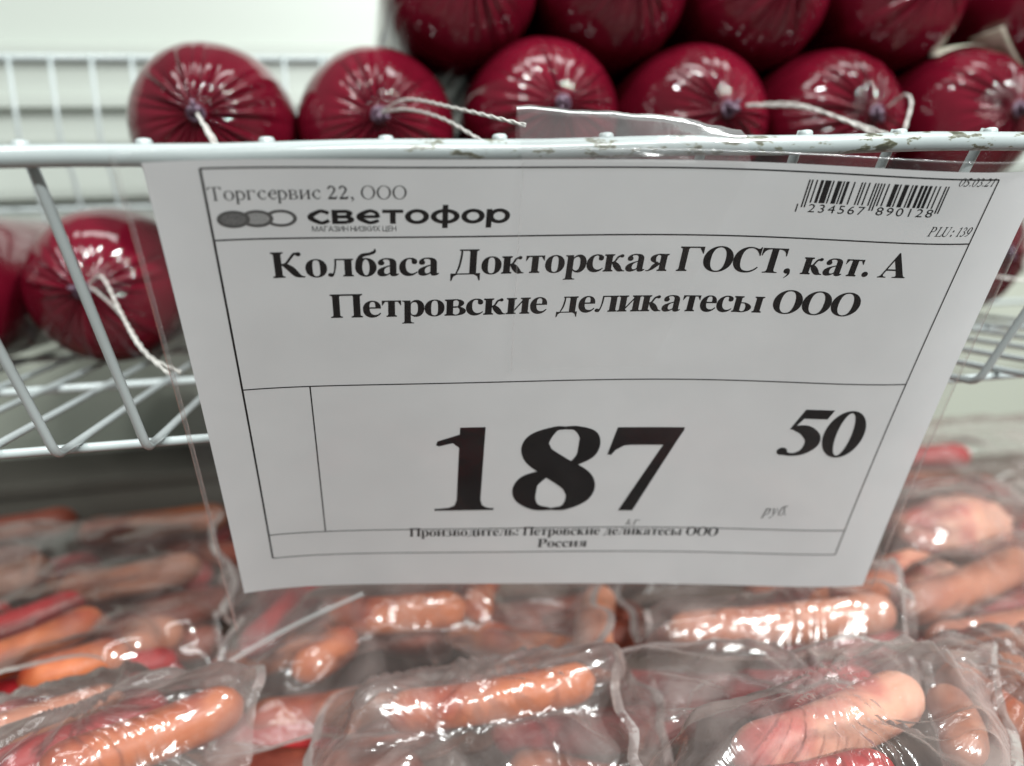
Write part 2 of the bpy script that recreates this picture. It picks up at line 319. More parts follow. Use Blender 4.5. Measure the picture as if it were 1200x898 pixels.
sign = tag(empty('price_sign', sheet(0, 210)), 'printed price sheet 187 50 in a clear sleeve, taped to the front rail', 'price sign')
so = sign.location.copy()
def grid_on_sheet(u0, u1, v0, v1, off, nu, nv, warp=None):
    V = []
    for j in range(nv + 1):
        for i in range(nu + 1):
            u = u0 + (u1 - u0) * i / nu; v = v0 + (v1 - v0) * j / nv; o = off(u, v) if callable(off) else off
            if warp: u, v = warp(u, v)
            V.append(sheet(u, v, o) - so)
    Fc = [(j * (nu + 1) + i, (j + 1) * (nu + 1) + i, (j + 1) * (nu + 1) + i + 1, j * (nu + 1) + i + 1) for j in range(nv) for i in range(nu)]
    return V, Fc
V, Fc = grid_on_sheet(-148.5, 148.5, 0, 210, 0, 66, 42)
pg = link('paper_page', mesh('paper_page', V, Fc), M['paper'], sign)

# --- flat lettering: polygons in em space -> page -> space
def ellipse(cx, cy, rx, ry, n=40, ang=0, flip=False):
    p = [(cx + rx * math.cos(a) * math.cos(ang) - ry * math.sin(a) * math.sin(ang), cy + rx * math.cos(a) * math.sin(ang) + ry * math.sin(a) * math.cos(ang)) for a in [2 * math.pi * i / n for i in range(n)]]
    return p
class Glyph:
    def __init__(s): s.v = []; s.f = []
    def poly(s, pts):
        b = len(s.v); s.v += pts; s.f.append(tuple(range(b, b + len(pts))))
    def rect(s, x0, y0, x1, y1): s.poly([(x0, y0), (x1, y0), (x1, y1), (x0, y1)])
    def ring(s, cx, cy, rx, ry, ix, iy, tilt=0, n=44):
        A = ellipse(cx, cy, rx, ry, n, tilt); B_ = ellipse(cx, cy, ix, iy, n, tilt); b = len(s.v); s.v += A + B_
        s.f += [(b + i, b + (i + 1) % n, b + n + (i + 1) % n, b + n + i) for i in range(n)]
    def stroke(s, pts, n=9):
        P = catmull([(x, y, w) for x, y, w in pts], n); b = len(s.v)
        for i, p in enumerate(P):
            d = P[min(i + 1, len(P) - 1)] - P[max(0, i - 1)]; l = math.hypot(d.x, d.y) or 1; nx, ny = -d.y / l, d.x / l
            s.v += [(p.x + nx * p.z / 2, p.y + ny * p.z / 2), (p.x - nx * p.z / 2, p.y - ny * p.z / 2)]
        s.f += [(b + 2 * i, b + 2 * i + 1, b + 2 * i + 3, b + 2 * i + 2) for i in range(len(P) - 1)]
    def dot(s, x, y, r): s.poly(ellipse(x, y, r, r, 20))
    def ser(s, x, y, W, t, e, up):  # bracketed serif at a stem end; up=+1 foot, -1 head
        s.rect(x - W / 2 - e, min(y, y + up * t), x + W / 2 + e, max(y, y + up * t))
        h = t + e * .55
        s.poly([(x - W / 2 - e * .55, y + up * t), (x - W / 2, y + up * t), (x - W / 2, y + up * h)]); s.poly([(x + W / 2 + e * .55, y + up * t), (x + W / 2, y + up * t), (x + W / 2, y + up * h)])
    def stem(s, x, y0, y1, W, t, e, foot=True, head=True):
        s.rect(x - W / 2, y0, x + W / 2, y1)
        if foot: s.ser(x, y0, W, t, e, 1)
        if head: s.ser(x, y1, W, t, e, -1)
MATHCACHE = {}
def textmesh(body):
    if body not in MATHCACHE:
        c = bpy.data.curves.new('t', 'FONT'); c.body = body; c.resolution_u = 5; o = bpy.data.objects.new('t', c)
        me = bpy.data.meshes.new_from_object(o); MATHCACHE[body] = ([(v.co.x, v.co.y) for v in me.vertices], [tuple(p.vertices) for p in me.polygons])
        bpy.data.objects.remove(o); bpy.data.curves.remove(c); bpy.data.meshes.remove(me)
    return MATHCACHE[body]
def mathbold(ch):
    cp = 0x1D400 + ord(ch) - 65 if ch.isupper() else (0x1D41A + ord(ch) - 97 if ch.islower() else 0x1D7CE + int(ch))
    v, f = textmesh(chr(cp)); g = Glyph(); xs = [p[0] for p in v]; x0 = min(xs)
    g.v = [((x - x0), y) for x, y in v]; g.f = list(f); return g, max(xs) - x0
def glyph(ch, bold=True):
    """returns glyph, width. cap height .67, x height .47"""
    W, t, e = (.150, .036, .050) if bold else (.082, .026, .050)
    H, h = .67, .47; g = Glyph(); s1 = e + W / 2
    B2L = {'К': 'K', 'А': 'A', 'О': 'O', 'С': 'C', 'Т': 'T', 'Р': 'P', 'а': 'a', 'с': 'c', 'е': 'e', 'о': 'o', 'р': 'p'}
    if bold and ch in B2L and ch != 'К': return mathbold(B2L[ch])
    if ch == 'К':
        x = s1; g.stem(x, 0, H, W, t, e); g.stroke([(x + W / 2 - .01, H * .5, .05), (x + W / 2 + .09, H * .56, .05), (x + .27, H * .78, .055), (x + .34, H * .92, .06), (x + .42, H - .055, .07)]); g.dot(x + .425, H - .062, .055)
        g.stroke([(x + W / 2 + .05, H * .52, .10), (x + .25, H * .34, W), (x + .36, H * .12, W * .9), (x + .46, .02, .05), (x + .53, .012, .025)]); return g, x + .54
    if ch == 'Г': x = s1; g.stem(x, 0, H, W, t, e); g.rect(x, H - t, x + .44, H); g.poly([(x + .44, H), (x + .44, H - .19), (x + .425, H - .19), (x + .33, H - t), (x + .33, H)]); return g, x + .46
    if ch == 'П': x = s1; x2 = x + .44; g.stem(x, 0, H, W, t, e); g.stem(x2, 0, H, W, t, e); g.rect(x, H - t * 1.2, x2, H); return g, x2 + s1
    if ch == 'Т': x = .30; g.stem(x, 0, H, W, t, e, True, False); g.rect(.02, H - t, .58, H); [g.poly([(x + q * .28, H), (x + q * .28, H - .16), (x + q * .265, H - .16), (x + q * .20, H - t), (x + q * .15, H - t), (x + q * .15, H)]) for q in (-1, 1)]; return g, .60
    if ch == 'О': g.ring(.34, H / 2, .32, .35, .32 - W, .35 - t); return g, .68
    if ch == 'Р': x = s1; g.stem(x, 0, H, W, t, e); g.stroke([(x, H - t / 2, t), (x + .2, H - t / 2, t), (x + .33, H * .75, W), (x + .2, H * .49, t), (x, H * .48, t)]); return g, x + .40
    if ch == 'Д':
        g.stem(.50, 0, H, W, t, .045, False); g.rect(.20, H - t, .5, H); g.stroke([(.14, t, .035), (.20, .22, .045), (.245, .5, .045), (.25, H, .04)]); g.rect(.015, 0, .665, .032)
        for q, c in ((.03, 1), (.65, -1)): g.poly([(q - .015 * c, .03), (q - .015 * c, -.17), (q + .012 * c, -.17), (q + .05 * c, -.05), (q + .13 * c, 0), (q + .13 * c, .03)])
        return g, .68
    if ch == 'о': g.ring(.24, h / 2, .22, .245, .22 - W, .245 - t); return g, .48
    if ch == 'с': g.stroke([(.39, .35, .085), (.34, .43, .06), (.24, h - .01, .03), (.085, .25, W), (.22, .03, .05), (.33, .045, .04), (.41, .11, .025)]); return g, .42
    if ch == 'е': g.stroke([(.06, .275, .03), (.40, .275, .03)]); g.stroke([(.39, .275, .07), (.35, .42, .06), (.24, h - .01, .03), (.085, .25, W), (.22, .03, .05), (.33, .045, .04), (.41, .11, .025)]); return g, .42
    if ch == 'р': x = .03 + W / 2; g.stem(x, -.20, h, W, t, .03, True, False); g.poly([(x - W / 2 - .035, h - .045), (x - W / 2, h - .045), (x + W / 2, h), (x + W / 2, h + .0)]); g.stroke([(x + W / 2 - .01, h - .10, .03), (x + .14, h - .02, .05), (x + .31, .25, W), (x + .2, .02, .04), (x + W / 2 - .01, .05, .03)]); return g, x + .37
    if ch == 'л':
        x = .43; g.stem(x, 0, h, W, t, .035, True, True); g.rect(.16, h - t, x, h); g.stroke([(.05, .05, .09), (.09, .035, .07), (.135, .11, .035), (.165, .28, .04), (.175, h, .04)]); g.dot(.055, .05, .050); return g, x + W / 2 + .04
    if ch == 'д':
        g.stem(.38, 0, h, W, t, .035, False); g.rect(.15, h - t, .38, h); g.stroke([(.10, t, .03), (.15, .16, .04), (.18, .33, .04), (.185, h, .035)]); g.rect(.005, 0, .50, .030)
        for q, c in ((.015, 1), (.49, -1)): g.poly([(q - .010 * c, .03), (q - .010 * c, -.13), (q + .010 * c, -.13), (q + .04 * c, -.04), (q + .10 * c, 0), (q + .10 * c, .03)])
        return g, .51
    if ch == 'т': x = .225; g.stem(x, 0, h, W, t, e * .8, True, False); g.rect(.015, h - t, .435, h); [g.poly([(x + q * .21, h), (x + q * .21, h - .14), (x + q * .197, h - .14), (x + q * .14, h - t), (x + q * .10, h - t), (x + q * .10, h)]) for q in (-1, 1)]; return g, .45
    if ch == 'г': x = e * .8 + W / 2; g.stem(x, 0, h, W, t, e * .8); g.rect(x, h - t, x + .29, h); g.poly([(x + .29, h), (x + .29, h - .14), (x + .277, h - .14), (x + .21, h - t), (x + .18, h)]); return g, x + .30
    if ch == 'к':
        x = e * .8 + W / 2; g.stem(x, 0, h, W, t, e * .8); g.stroke([(x + W / 2 - .01, h * .5, .04), (x + W / 2 + .06, h * .58, .045), (x + .20, h * .84, .05), (x + .28, h - .045, .06)]); g.dot(x + .285, h - .048, .046)
        g.stroke([(x + W / 2 + .03, h * .54, .08), (x + .18, h * .34, W * .95), (x + .26, h * .12, W * .85), (x + .34, .018, .04), (x + .39, .012, .025)]); return g, x + .40
    if ch == 'в':
        x = e * .8 + W / 2; g.stem(x, 0, h, W, t, e * .8); g.stroke([(x, h - t / 2, t), (x + .17, h - t / 2, t), (x + .255, h * .76, W * .85), (x + .17, h * .53, t), (x, h * .52, t)]); g.stroke([(x, h * .53, t), (x + .19, h * .52, t), (x + .29, h * .26, W), (x + .18, t / 2, t), (x, t / 2, t)]); return g, x + .36
    if ch in 'ьы':
        x = e * .8 + W / 2; g.stem(x, 0, h, W, t, e * .8); g.stroke([(x, h * .57, t), (x + .17, h * .57, t), (x + .27, h * .29, W), (x + .17, t / 2, t), (x, t / 2, t)])
        if ch == 'ь': return g, x + .34
        x2 = x + .50; g.stem(x2, 0, h, W, t, e * .8); return g, x2 + W / 2 + e * .8
    if ch == 'и': x = e * .8 + W / 2; x2 = x + .32; g.stem(x, 0, h, W, t, e * .8); g.stem(x2, 0, h, W, t, e * .8); g.stroke([(x + W / 2 - .01, .09, .035), (x2 - W / 2 + .01, h - .09, .035)]); return g, x2 + x
    if ch == 'я':
        x = .40; g.stem(x, 0, h, W, t, e * .8); g.stroke([(x, h - t / 2, t), (x - .15, h - t / 2, t), (x - .245, h * .73, W * .9), (x - .15, h * .48, t), (x, h * .47, t)]); g.stroke([(x - .10, h * .48, .10), (x - .20, h * .28, W * .75), (x - .26, .06, .07), (x - .33, .012, .03), (x - .38, .015, .025)]); return g, x + W / 2 + e * .8
    if ch == 'б':
        g.ring(.25, .235, .225, .25, .225 - W, .25 - t); g.stroke([(.10, .25, W), (.11, .42, W * .8), (.18, .55, .09), (.33, .59, .07), (.43, .64, .07), (.45, .72, .02)]); return g, .48
    if ch == 'з':
        g.stroke([(.05, .37, .07), (.10, .435, .05), (.19, h - .005, .03), (.30, .36, W * .85), (.20, .245, .03), (.13, .243, .03)]); g.stroke([(.13, .248, .03), (.21, .25, .03), (.335, .13, W), (.19, .005, .035), (.09, .03, .05), (.045, .10, .08)]); return g, .41
    if ch == ',': g.dot(.10, .07, .075 if bold else .05); g.stroke([(.13, .07, .09 if bold else .05), (.15, -.02, .05), (.07, -.13, .015)]); return g, .20
    if ch == '.': g.dot(.09, .07, .075 if bold else .05); return g, .18
    if ch == ':': g.dot(.10, .07, .075); g.dot(.10, .39, .075); return g, .20
    if ch == ' ': return g, .22
    # digits, strokes
    D = {'0': 0, '1': 1}
    a = W * 1.05; T = t * 1.1; Hd = .68
    if ch == '0': g.ring(.24, Hd / 2, .22, .345, .22 - a, .345 - T); return g, .48
    if ch == '1': g.rect(.24 - a / 2, 0, .24 + a / 2, Hd); g.ser(.24, 0, a, T, .06, 1); g.poly([(.24, Hd), (.24 - a / 2, Hd - .03), (.07, Hd - .09), (.07, Hd - .115), (.24 - a / 2, Hd - .10), (.24, Hd - .10)]); return g, .42
    if ch == '2': g.stroke([(.05, .50, .04), (.10, .60, .08), (.22, .645, .06), (.34, .50, a), (.24, .28, .07), (.06, .05, .03)]); g.poly([(.03, 0), (.40, 0), (.45, .16), (.43, .16), (.37, .10), (.12, .10), (.03, .03)]); return g, .47
    if ch == '3': g.stroke([(.06, .54, .04), (.12, .62, .06), (.22, .655, .05), (.34, .52, a * .9), (.24, .38, .03), (.15, .35, .03)]); g.stroke([(.15, .36, .03), (.25, .36, .04), (.38, .19, a), (.22, .02, .05), (.10, .05, .07), (.05, .08, .07)]); return g, .46
    if ch == '5': g.poly([(.13, .68), (.41, .68), (.37, .57), (.125, .57)]); g.stroke([(.135, .60, .025), (.08, .36, .02)]); g.stroke([(.07, .385, .02), (.18, .40, a * .75), (.35, .26, a * 1.05), (.30, .08, .10), (.16, .012, .04), (.05, .035, .07)]); g.dot(.06, .055, .045); return g, .47
    if ch == '8': g.ring(.24, .50, .17, .175, .08, .145); g.ring(.24, .19, .20, .20, .09, .16); return g, .48
    if ch == '9': g.ring(.24, .44, .21, .235, .10, .20); g.stroke([(.38, .44, a), (.36, .22, a * .9), (.22, .06, .06), (.05, .01, .03)]); return g, .48
    if ch == '7': g.poly([(.06, .68), (.46, .68), (.46, .65), (.24, 0), (.15, 0), (.345, .57), (.13, .57), (.05, .47), (.03, .475)]); return g, .48
    return mathbold('o')
def big(ch):
    g = Glyph()
    if ch == '1':
        g.rect(.165, .0, .345, .688); g.poly([(.345, .688), (.33, .688), (.01, .585), (0, .555), (.02, .545), (.12, .568), (.165, .53), (.20, .5), (.345, .5)])
        g.rect(0, 0, .45, .018); g.poly([(.03, .018), (.11, .026), (.15, .045), (.165, .09), (.165, .018)]); g.poly([(.42, .018), (.39, .026), (.36, .045), (.345, .09), (.345, .018)][::-1]); return g, .45
    if ch == '8':
        g.stroke([(.262, .676, .022), (.20, .665, .045), (.115, .575, .150), (.125, .47, .175), (.235, .365, .185), (.375, .245, .200), (.395, .13, .165), (.33, .03, .055), (.245, .010, .020)], 12)
        g.stroke([(.262, .676, .022), (.33, .668, .040), (.405, .60, .115), (.41, .49, .120), (.355, .41, .060), (.27, .355, .03), (.19, .32, .060), (.085, .24, .135), (.075, .13, .135), (.14, .035, .060), (.245, .010, .020)], 12); return g, .49
    if ch == '7':
        g.poly([(.035, .688), (.08, .688), (.47, .688), (.47, .665), (.44, .59), (.375, .55), (.14, .55)]); g.poly([(.08, .688), (.14, .55), (.10, .545), (.05, .51), (.025, .47), (0, .475), (.035, .688)]); g.poly([(.47, .672), (.245, 0), (.145, 0), (.355, .55)]); return g, .48
    if ch == '5':
        g.poly([(.16, .688), (.47, .688), (.425, .555), (.125, .555)]); g.poly([(.16, .688), (.175, .555), (.10, .405), (.06, .395)])
        g.stroke([(.065, .40, .01), (.13, .41, .085), (.24, .38, .15), (.335, .28, .17), (.345, .17, .155), (.28, .06, .085), (.18, .015, .045), (.09, .03, .06), (.05, .055, .05)], 12); g.dot(.055, .058, .058); return g, .46
    if ch == '0': g.ring(.24, .335, .235, .352, .088, .318); return g, .48
def put(name, text, u0, u1, vb, cap, bold=True, fn=None, shear=0, weightless=None, m='ink', track=.028, vb1=None):
    """lay one printed line: fitted between u0 and u1 (mm), baseline vb, cap height cap (mm)"""
    V, Fc, x = [], [], 0
    for ch in text:
        g, w = (fn or (lambda c: glyph(c, bold)))(ch)
        b = len(V); V += [(px + x + shear * py, py) for px, py in g.v]; Fc += [tuple(b + i for i in f) for f in g.f]; x += w + track
    x -= track; sxx = (u1 - u0) / x; sy = cap / .67; dv = (vb1 - vb) if vb1 is not None else 0
    me = mesh(name, [(u0 + a * sxx, vb + dv * a / x - c * sy, 0) for a, c in V], Fc)
    bm = bmesh.new(); bm.from_mesh(me)
    k = math.ceil(u0 / 4.5) * 4.5
    while k < u1 + 2:
        bmesh.ops.bisect_plane(bm, geom=bm.verts[:] + bm.edges[:] + bm.faces[:], plane_co=(k, 0, 0), plane_no=(1, 0, 0)); k += 4.5
    if cap > 20:
        for q in range(1, 6): bmesh.ops.bisect_plane(bm, geom=bm.verts[:] + bm.edges[:] + bm.faces[:], plane_co=(0, vb - q * 10, 0), plane_no=(0, 1, 0))
    for v in bm.verts: v.co = sheet(v.co.x, v.co.y, .09) - so
    bm.to_mesh(me); bm.free()
    return link(name, me, M[m], pg, smooth=False)
# the ink parts hang under the page
def line(u0, v0, u1, v1, w=.52):
    n = max(2, int(math.hypot(u1 - u0, v1 - v0) / 4.5)); l = math.hypot(u1 - u0, v1 - v0); nx, ny = -(v1 - v0) / l * w / 2, (u1 - u0) / l * w / 2; V = []
    for i in range(n + 1):
        t = i / n; u, v = u0 + (u1 - u0) * t, v0 + (v1 - v0) * t; V += [sheet(u + nx, v + ny, .08) - so, sheet(u - nx, v - ny, .08) - so]
    return link('ruled_line', mesh('ruled_line', V, [(2 * i, 2 * i + 1, 2 * i + 3, 2 * i + 2) for i in range(n)]), M['ink'], pg, smooth=False)
UL, UR, UM = -133.6, 127.4, -109.7; VS = [2.6, 26.9, 89.7, 172.4, 188.0]
for v in VS: line(UL, v, UR, v)
line(UL, VS[0], UL, VS[4], .72); line(UR, VS[0], UR, VS[4]); line(UM, VS[2], UM, VS[3])
put('company_line', 'Торгсервис 22, ООО', -132.9, -73.9, 13.2, 4.5, bold=False, track=.03, m='ink')
put('title_line', 'Колбаса Докторская ГОСТ, кат. А', -117.5, 107.3, 41.8, 9.8, track=.004, vb1=40.9)
put('title_line', 'Петровские деликатесы ООО', -100.0, 94.6, 58.7, 9.8, track=.004, vb1=57.9)
put('price_figure', '1', -62.6, -36.9, 160.6, 48.0 * .67 / .688, fn=big)
put('price_figure', '8', -29.2, 6.6, 161.4, 48.2 * .67 / .688, fn=big)
put('price_figure', '7', 9.6, 41.0, 162.0, 47.8 * .67 / .688, fn=big)
put('kopeck_figure', '5', 82.6, 100.8, 127.9, 24.8 * .67 / .688, fn=big)
put('kopeck_figure', '0', 100.0, 118.2, 127.9, 24.8 * .67 / .688, fn=big)
def ital(ch):
    if ch in 'PLU' or ch in 'кгруб': 
        mp = {'к': 'k', 'р': 'p', 'у': 'y'}
        if ch in mp or ch in 'PLU':
            c = mp.get(ch, ch); cp = 0x1D434 + ord(c) - 65 if c.isupper() else 0x1D44E + ord(c) - 97
            v, f = textmesh(chr(cp)); g = Glyph(); x0 = min(p[0] for p in v); hh = .62 if ch == 'к' else 1
            g.v = [((a - x0), b if ch != 'к' else b * .70) for a, b in v]; g.f = list(f); return g, max(p[0] for p in v) - x0 + .0
        g, w = glyph(ch, False); g.v = [(a + .25 * b, b) for a, b in g.v]; return g, w + .02
    g, w = glyph(ch, False); g.v = [(a + .25 * b, b) for a, b in g.v]; return g, w
put('date_line', '05.03.21', 112.2, 126.0, 5.0, 3.0, fn=ital)
put('article_number', 'PLU: 139', 109.0, 125.6, 23.9, 3.6, fn=ital)
put('currency_mark', 'руб.', 85.3, 96.6, 163.3, 6.0, fn=ital, track=.06)
put('unit_mark', 'кг', 23.8, 29.5, 171.0, 4.6, fn=ital, track=.04)
put('producer_line', 'Производитель: Петровские деликатесы ООО', -73.3, 67.8, 177.0, 5.4, track=.03, vb1=177.4)
put('country_line', 'Россия', -15.5, 7.5, 185.0, 5.4, track=.03)
# shop mark: three overlapping rings and the wide heavy lower-case word
def flat_shape(name, g, m, off):
    me = mesh(name, [sheet(x, y, off) - so for x, y in g.v], g.f); return link(name, me, M[m], pg, smooth=False)
for i, (cx, fill, off) in enumerate([(-112.8, None, .08), (-119.9, 'ring_light', .10), (-126.8, 'ring_grey', .12)]):
    if fill: g = Glyph(); g.poly(ellipse(cx, 19.7, 3.9, 2.3)); flat_shape('emblem_disc', g, fill, off)
    g = Glyph(); g.ring(cx, 19.7, 4.85, 3.0, 3.65, 2.05); flat_shape('emblem_ring', g, 'ink_grey', off + .01)
def sans(ch):
    g = Glyph(); W, t, h = .17, .115, .5
    if ch == 'о': g.ring(.36, .25, .36, .265, .19, .15)
    elif ch == 'с': g.stroke([(.62, .38, .12), (.52, .43, t), (.36, .45, t), (.09, .25, W), (.36, .05, t), (.52, .07, t), (.62, .13, .12)]); return g, .66
    elif ch == 'в': g.rect(0, 0, W, h); [g.rect(W, y - t / 2 + .0, .44, y + t / 2) for y in (t / 2, .255, h - t / 2)]; g.stroke([(.42, h - t / 2, t), (.53, .375, W * .85), (.42, .255, t)]); g.stroke([(.44, .255, t), (.57, .15, W * .9), (.44, t / 2, t)]); return g, .65
    elif ch == 'е': g.rect(.1, .205, .66, .305); g.stroke([(.64, .22, .15), (.58, .40, t), (.36, .45, t), (.09, .25, W), (.36, .05, t), (.54, .07, t), (.66, .12, .1)])
    elif ch == 'т': g.rect(0, h - t, .62, h); g.rect(.31 - W / 2, 0, .31 + W / 2, h - t); return g, .62
    elif ch == 'ф': g.ring(.44, .25, .44, .265, .27, .15); g.rect(.44 - W / 2, -.17, .44 + W / 2, .66); return g, .88
    elif ch == 'р': g.ring(.40, .25, .34, .265, .18, .15); g.rect(0, -.17, W, h); return g, .74
    return g, .72
put('shop_name', 'светофор', -104.9, -40.4, 21.9, 6.7, fn=sans, track=.05)
def tiny(ch):
    if ch == ' ': return Glyph(), .3
    v, f = textmesh(ch.upper()); g = Glyph(); x0 = min(p[0] for p in v); g.v = [((a - x0) * 1.5 + o, b) for o in (0,) for a, b in v]; g.f = list(f); return g, (max(p[0] for p in v) - x0) * 1.5 + .1
put('shop_motto', 'магазин низких цен', -103.7, -77.2, 24.6, 1.75, fn=tiny)
# barcode: EAN-13 bars for 1234567890128
Lc = ['0001101', '0011001', '0010011', '0111101', '0100011', '0110001', '0101111', '0111011', '0110111', '0001011']
code = '1234567890128'; par = 'LLGLGG'; bits = '101'
for d, p_ in zip(code[1:7], par):
    c = Lc[int(d)]; bits += c if p_ == 'L' else ''.join('1' if q == '0' else '0' for q in c)[::-1]
bits += '01010'
for d in code[7:]: bits += ''.join('1' if q == '0' else '0' for q in Lc[int(d)])
bits += '101'; b0, b1 = 60.2, 109.6; mw = (b1 - b0) / 95; g = Glyph(); i = 0
while i < 95:
    if bits[i] == '1':
        j = i
        while j < 95 and bits[j] == '1': j += 1
        guard = i < 3 or i >= 92 or 45 <= i < 50
        g.rect(b0 + i * mw, 5.2, b0 + j * mw, 15.2 if guard else 13.4); i = j
    else: i += 1
bc = flat_shape('barcode_bars', g, 'ink', .09); bc['kind'] = 'stuff'
def ocr(ch):
    v, f = textmesh(ch); g = Glyph(); x0 = min(p[0] for p in v); w = max(p[0] for p in v) - x0; sh = (.46 - w) / 2
    g.v = [(a - x0 + sh, b) for a, b in v]; g.f = list(f); return g, .46
put('barcode_number', '1', 57.8, 60.0, 17.0, 2.9, fn=ocr)
put('barcode_number', '234567', 63.0, 83.0, 16.9, 2.9, fn=ocr, track=.18)
put('barcode_number', '890128', 87.0, 107.6, 16.7, 2.9, fn=ocr, track=.18)

# --- sleeve, tape
V = []
for i in range(25):
    q = i * 82.5 / 24; V += [sheet(-38.6 + q * .035, q, 2.75) - so, sheet(-38.15 + q * .035, q, 2.9) - so]
link('tape_edge', mesh('tape_edge', V, [(2 * i, 2 * i + 1, 2 * i + 3, 2 * i + 2) for i in range(24)]), M['seam'], sign)
def wr(u, v): return .35 * noise.noise(Vector((u * .05, v * .05, 3)))
def fr_off(u, v):
    crest = .5 * math.exp(-((u + 10 - (v - 150) * .25) / 9) ** 2) * max(0, min(1, (v - 120) / 60))
    return .95 + max(-.45, .55 * noise.noise(Vector((u * .030, v * .022, 9))) + .2 * noise.noise(Vector((u * .09, v * .07, 2)))) + crest
def sleeve_warp(u, v):
    # rounded top corners, a bottom edge that droops at the left
    lim = 225 + 34 * max(0, min(1, (-105 - u) / 50)) - 12 * max(0, min(1, (u + 60) / 60))
    v2 = -3.6 + (v + 3.6) * (lim + 3.6) / 228.6
    if v < 4 and u < -150: v2 += (4 - v) * .6 * ((-150 - u) / 5)
    return u, v2
V, Fc = grid_on_sheet(-155.5, 153.5, -3.6, 225, fr_off, 100, 80, sleeve_warp)
link('sleeve_front', mesh('sleeve_front', V, Fc), M['sleeve'], sign)
V, Fc = grid_on_sheet(-155.5, 153.5, -3.6, 225, lambda u, v: -.5 + .3 * wr(u, v), 60, 50, sleeve_warp)
link('sleeve_back', mesh('sleeve_back', V, Fc), M['sleeve'], sign)
for (u0, v0, u1, v1, w_) in [(-155.0, -3, -155.0, 236, 1.7), (153.3, -3, 153.3, 210, 2.0), (-154, -3.4, 153.5, -3.4, .7)]:
    n = 50; V = []
    for i in range(n + 1):
        t = i / n; u, v = u0 + (u1 - u0) * t, v0 + (v1 - v0) * t; du = w_ if u0 == u1 else 0; dv = 0 if du else w_
        V += [sheet(u - du / 2, v - dv / 2, .1) - so, sheet(u, v, .9) - so, sheet(u + du / 2, v + dv / 2, .1) - so]
    Fc = [q for i in range(n) for q in ((3 * i, 3 * i + 1, 3 * i + 4, 3 * i + 3), (3 * i + 1, 3 * i + 2, 3 * i + 5, 3 * i + 4))]
    link('sleeve_seam', mesh('sleeve_seam', V, Fc), M['seam'], sign)
# folded bottom flap of the sleeve: a milky strip curling up to the right
V = []
for i in range(31):
    t = i / 30; u = -160 + t * 66; v = 259 - t * 45
    for k in range(5):
        q = k / 4; V.append(sheet(u - q * 1.5, v - q * 4.5 * (1 - .5 * t) + 2, 1.2 + math.sin(q * math.pi) * 1.8) - so)
Fc = [(i * 5 + k, i * 5 + k + 1, (i + 1) * 5 + k + 1, (i + 1) * 5 + k) for i in range(30) for k in range(4)]
link('sleeve_flap', mesh('sleeve_flap', V, Fc), M['flap'], sign)
# tape: up the page, over the rail, a stiff tongue standing up behind it
V = []; nu, path = 46, []
for j in range(30): path.append(('s', 82 - j * 82 / 29))
for j in range(18): path.append(('r', j / 17))
for iu in range(nu + 1):
    t = iu / nu; u = -38.4 + 76 * t
    for kind, q in path:
        if kind == 's':
            uu = u + q * (.035 * (1 - min(1, t * 2)) - .22 * max(0, t - .5) * 2); p = sheet(uu, q, 2.4 + .3 * noise.noise(Vector((u * .2, q * .1, 5))))
        else:
            base = sheet(u, 0, 2.4); top = (.0082 * (1 - t) ** .6) * (1 if t < .75 else max(0, 1 - (t - .75) * 3)) + .0006
            wob = .0005 * noise.noise(Vector((u * .16, q * 3, 1))) * math.sin(q * math.pi)
            c0 = base; c1 = Vector((base.x, RY - .0055, RZ + .002)); c2 = Vector((base.x, RY - .001, RZ + .0045 + top)); c3 = Vector((base.x + .001, RY + .0045, RZ + .0045 + top * .9)); c4 = Vector((base.x, RY + .0046, RZ - .002))
            pts = [c0, c1, c2, c3, c4]; f = q * 4; i0 = min(3, int(f)); p = pts[i0].lerp(pts[i0 + 1], f - i0) + Vector((0, wob, wob * 1.5))
        V.append(p - so)
m_ = len(path)
for nm_, k0, k1, mm_ in (('clear_tape', 0, 29, 'tape'), ('tape_tongue', 30, 47, 'tongue')):
    w_ = k1 - k0 + 1; VV = [V[i * m_ + k] for i in range(nu + 1) for k in range(k0, k1 + 1)]
    Fc = [(i * w_ + k, i * w_ + k + 1, (i + 1) * w_ + k + 1, (i + 1) * w_ + k) for i in range(nu) for k in range(w_ - 1)]
    link(nm_, mesh(nm_, VV, Fc), M[mm_], sign)

# ------------------------------------------------------------------ frankfurters and bags on the shelf below
FG = 'frankfurters in the clear bags on the shelf below'
FR = []
def frank(p0, p1, r, m, label, bend=.004, group=FG):
    p0, p1 = Vector(p0), Vector(p1); c = (p0 + p1) / 2; d = (p1 - p0).normalized(); L = (p1 - p0).length
    side = d.cross(Vector((0, 0, 1))).normalized(); n = 26; sg = 20; path = []; rad = []
    for i in range(n + 1):
        t = i / n; a = t * L; e_ = min(a, L - a); path.append(p0 + d * a + side * bend * math.sin(t * math.pi) - c)
        q = min(1, e_ / (r * 1.15)); rad.append(max(.14, math.sqrt(max(0, 1 - (1 - q) ** 2))) * (1 + .035 * noise.noise(Vector((a * 60, p0.x * 40, p0.y * 30)))))
    V, Fc = tube(path, r * .92, sg, True, lambda t: rad[min(n, int(round(t * n)))])
    o = link('frankfurter', mesh('frankfurter', V, Fc), M[m]); o.location = c; tag(o, label, 'frankfurter', group); FR.append((p0, p1, r)); return o
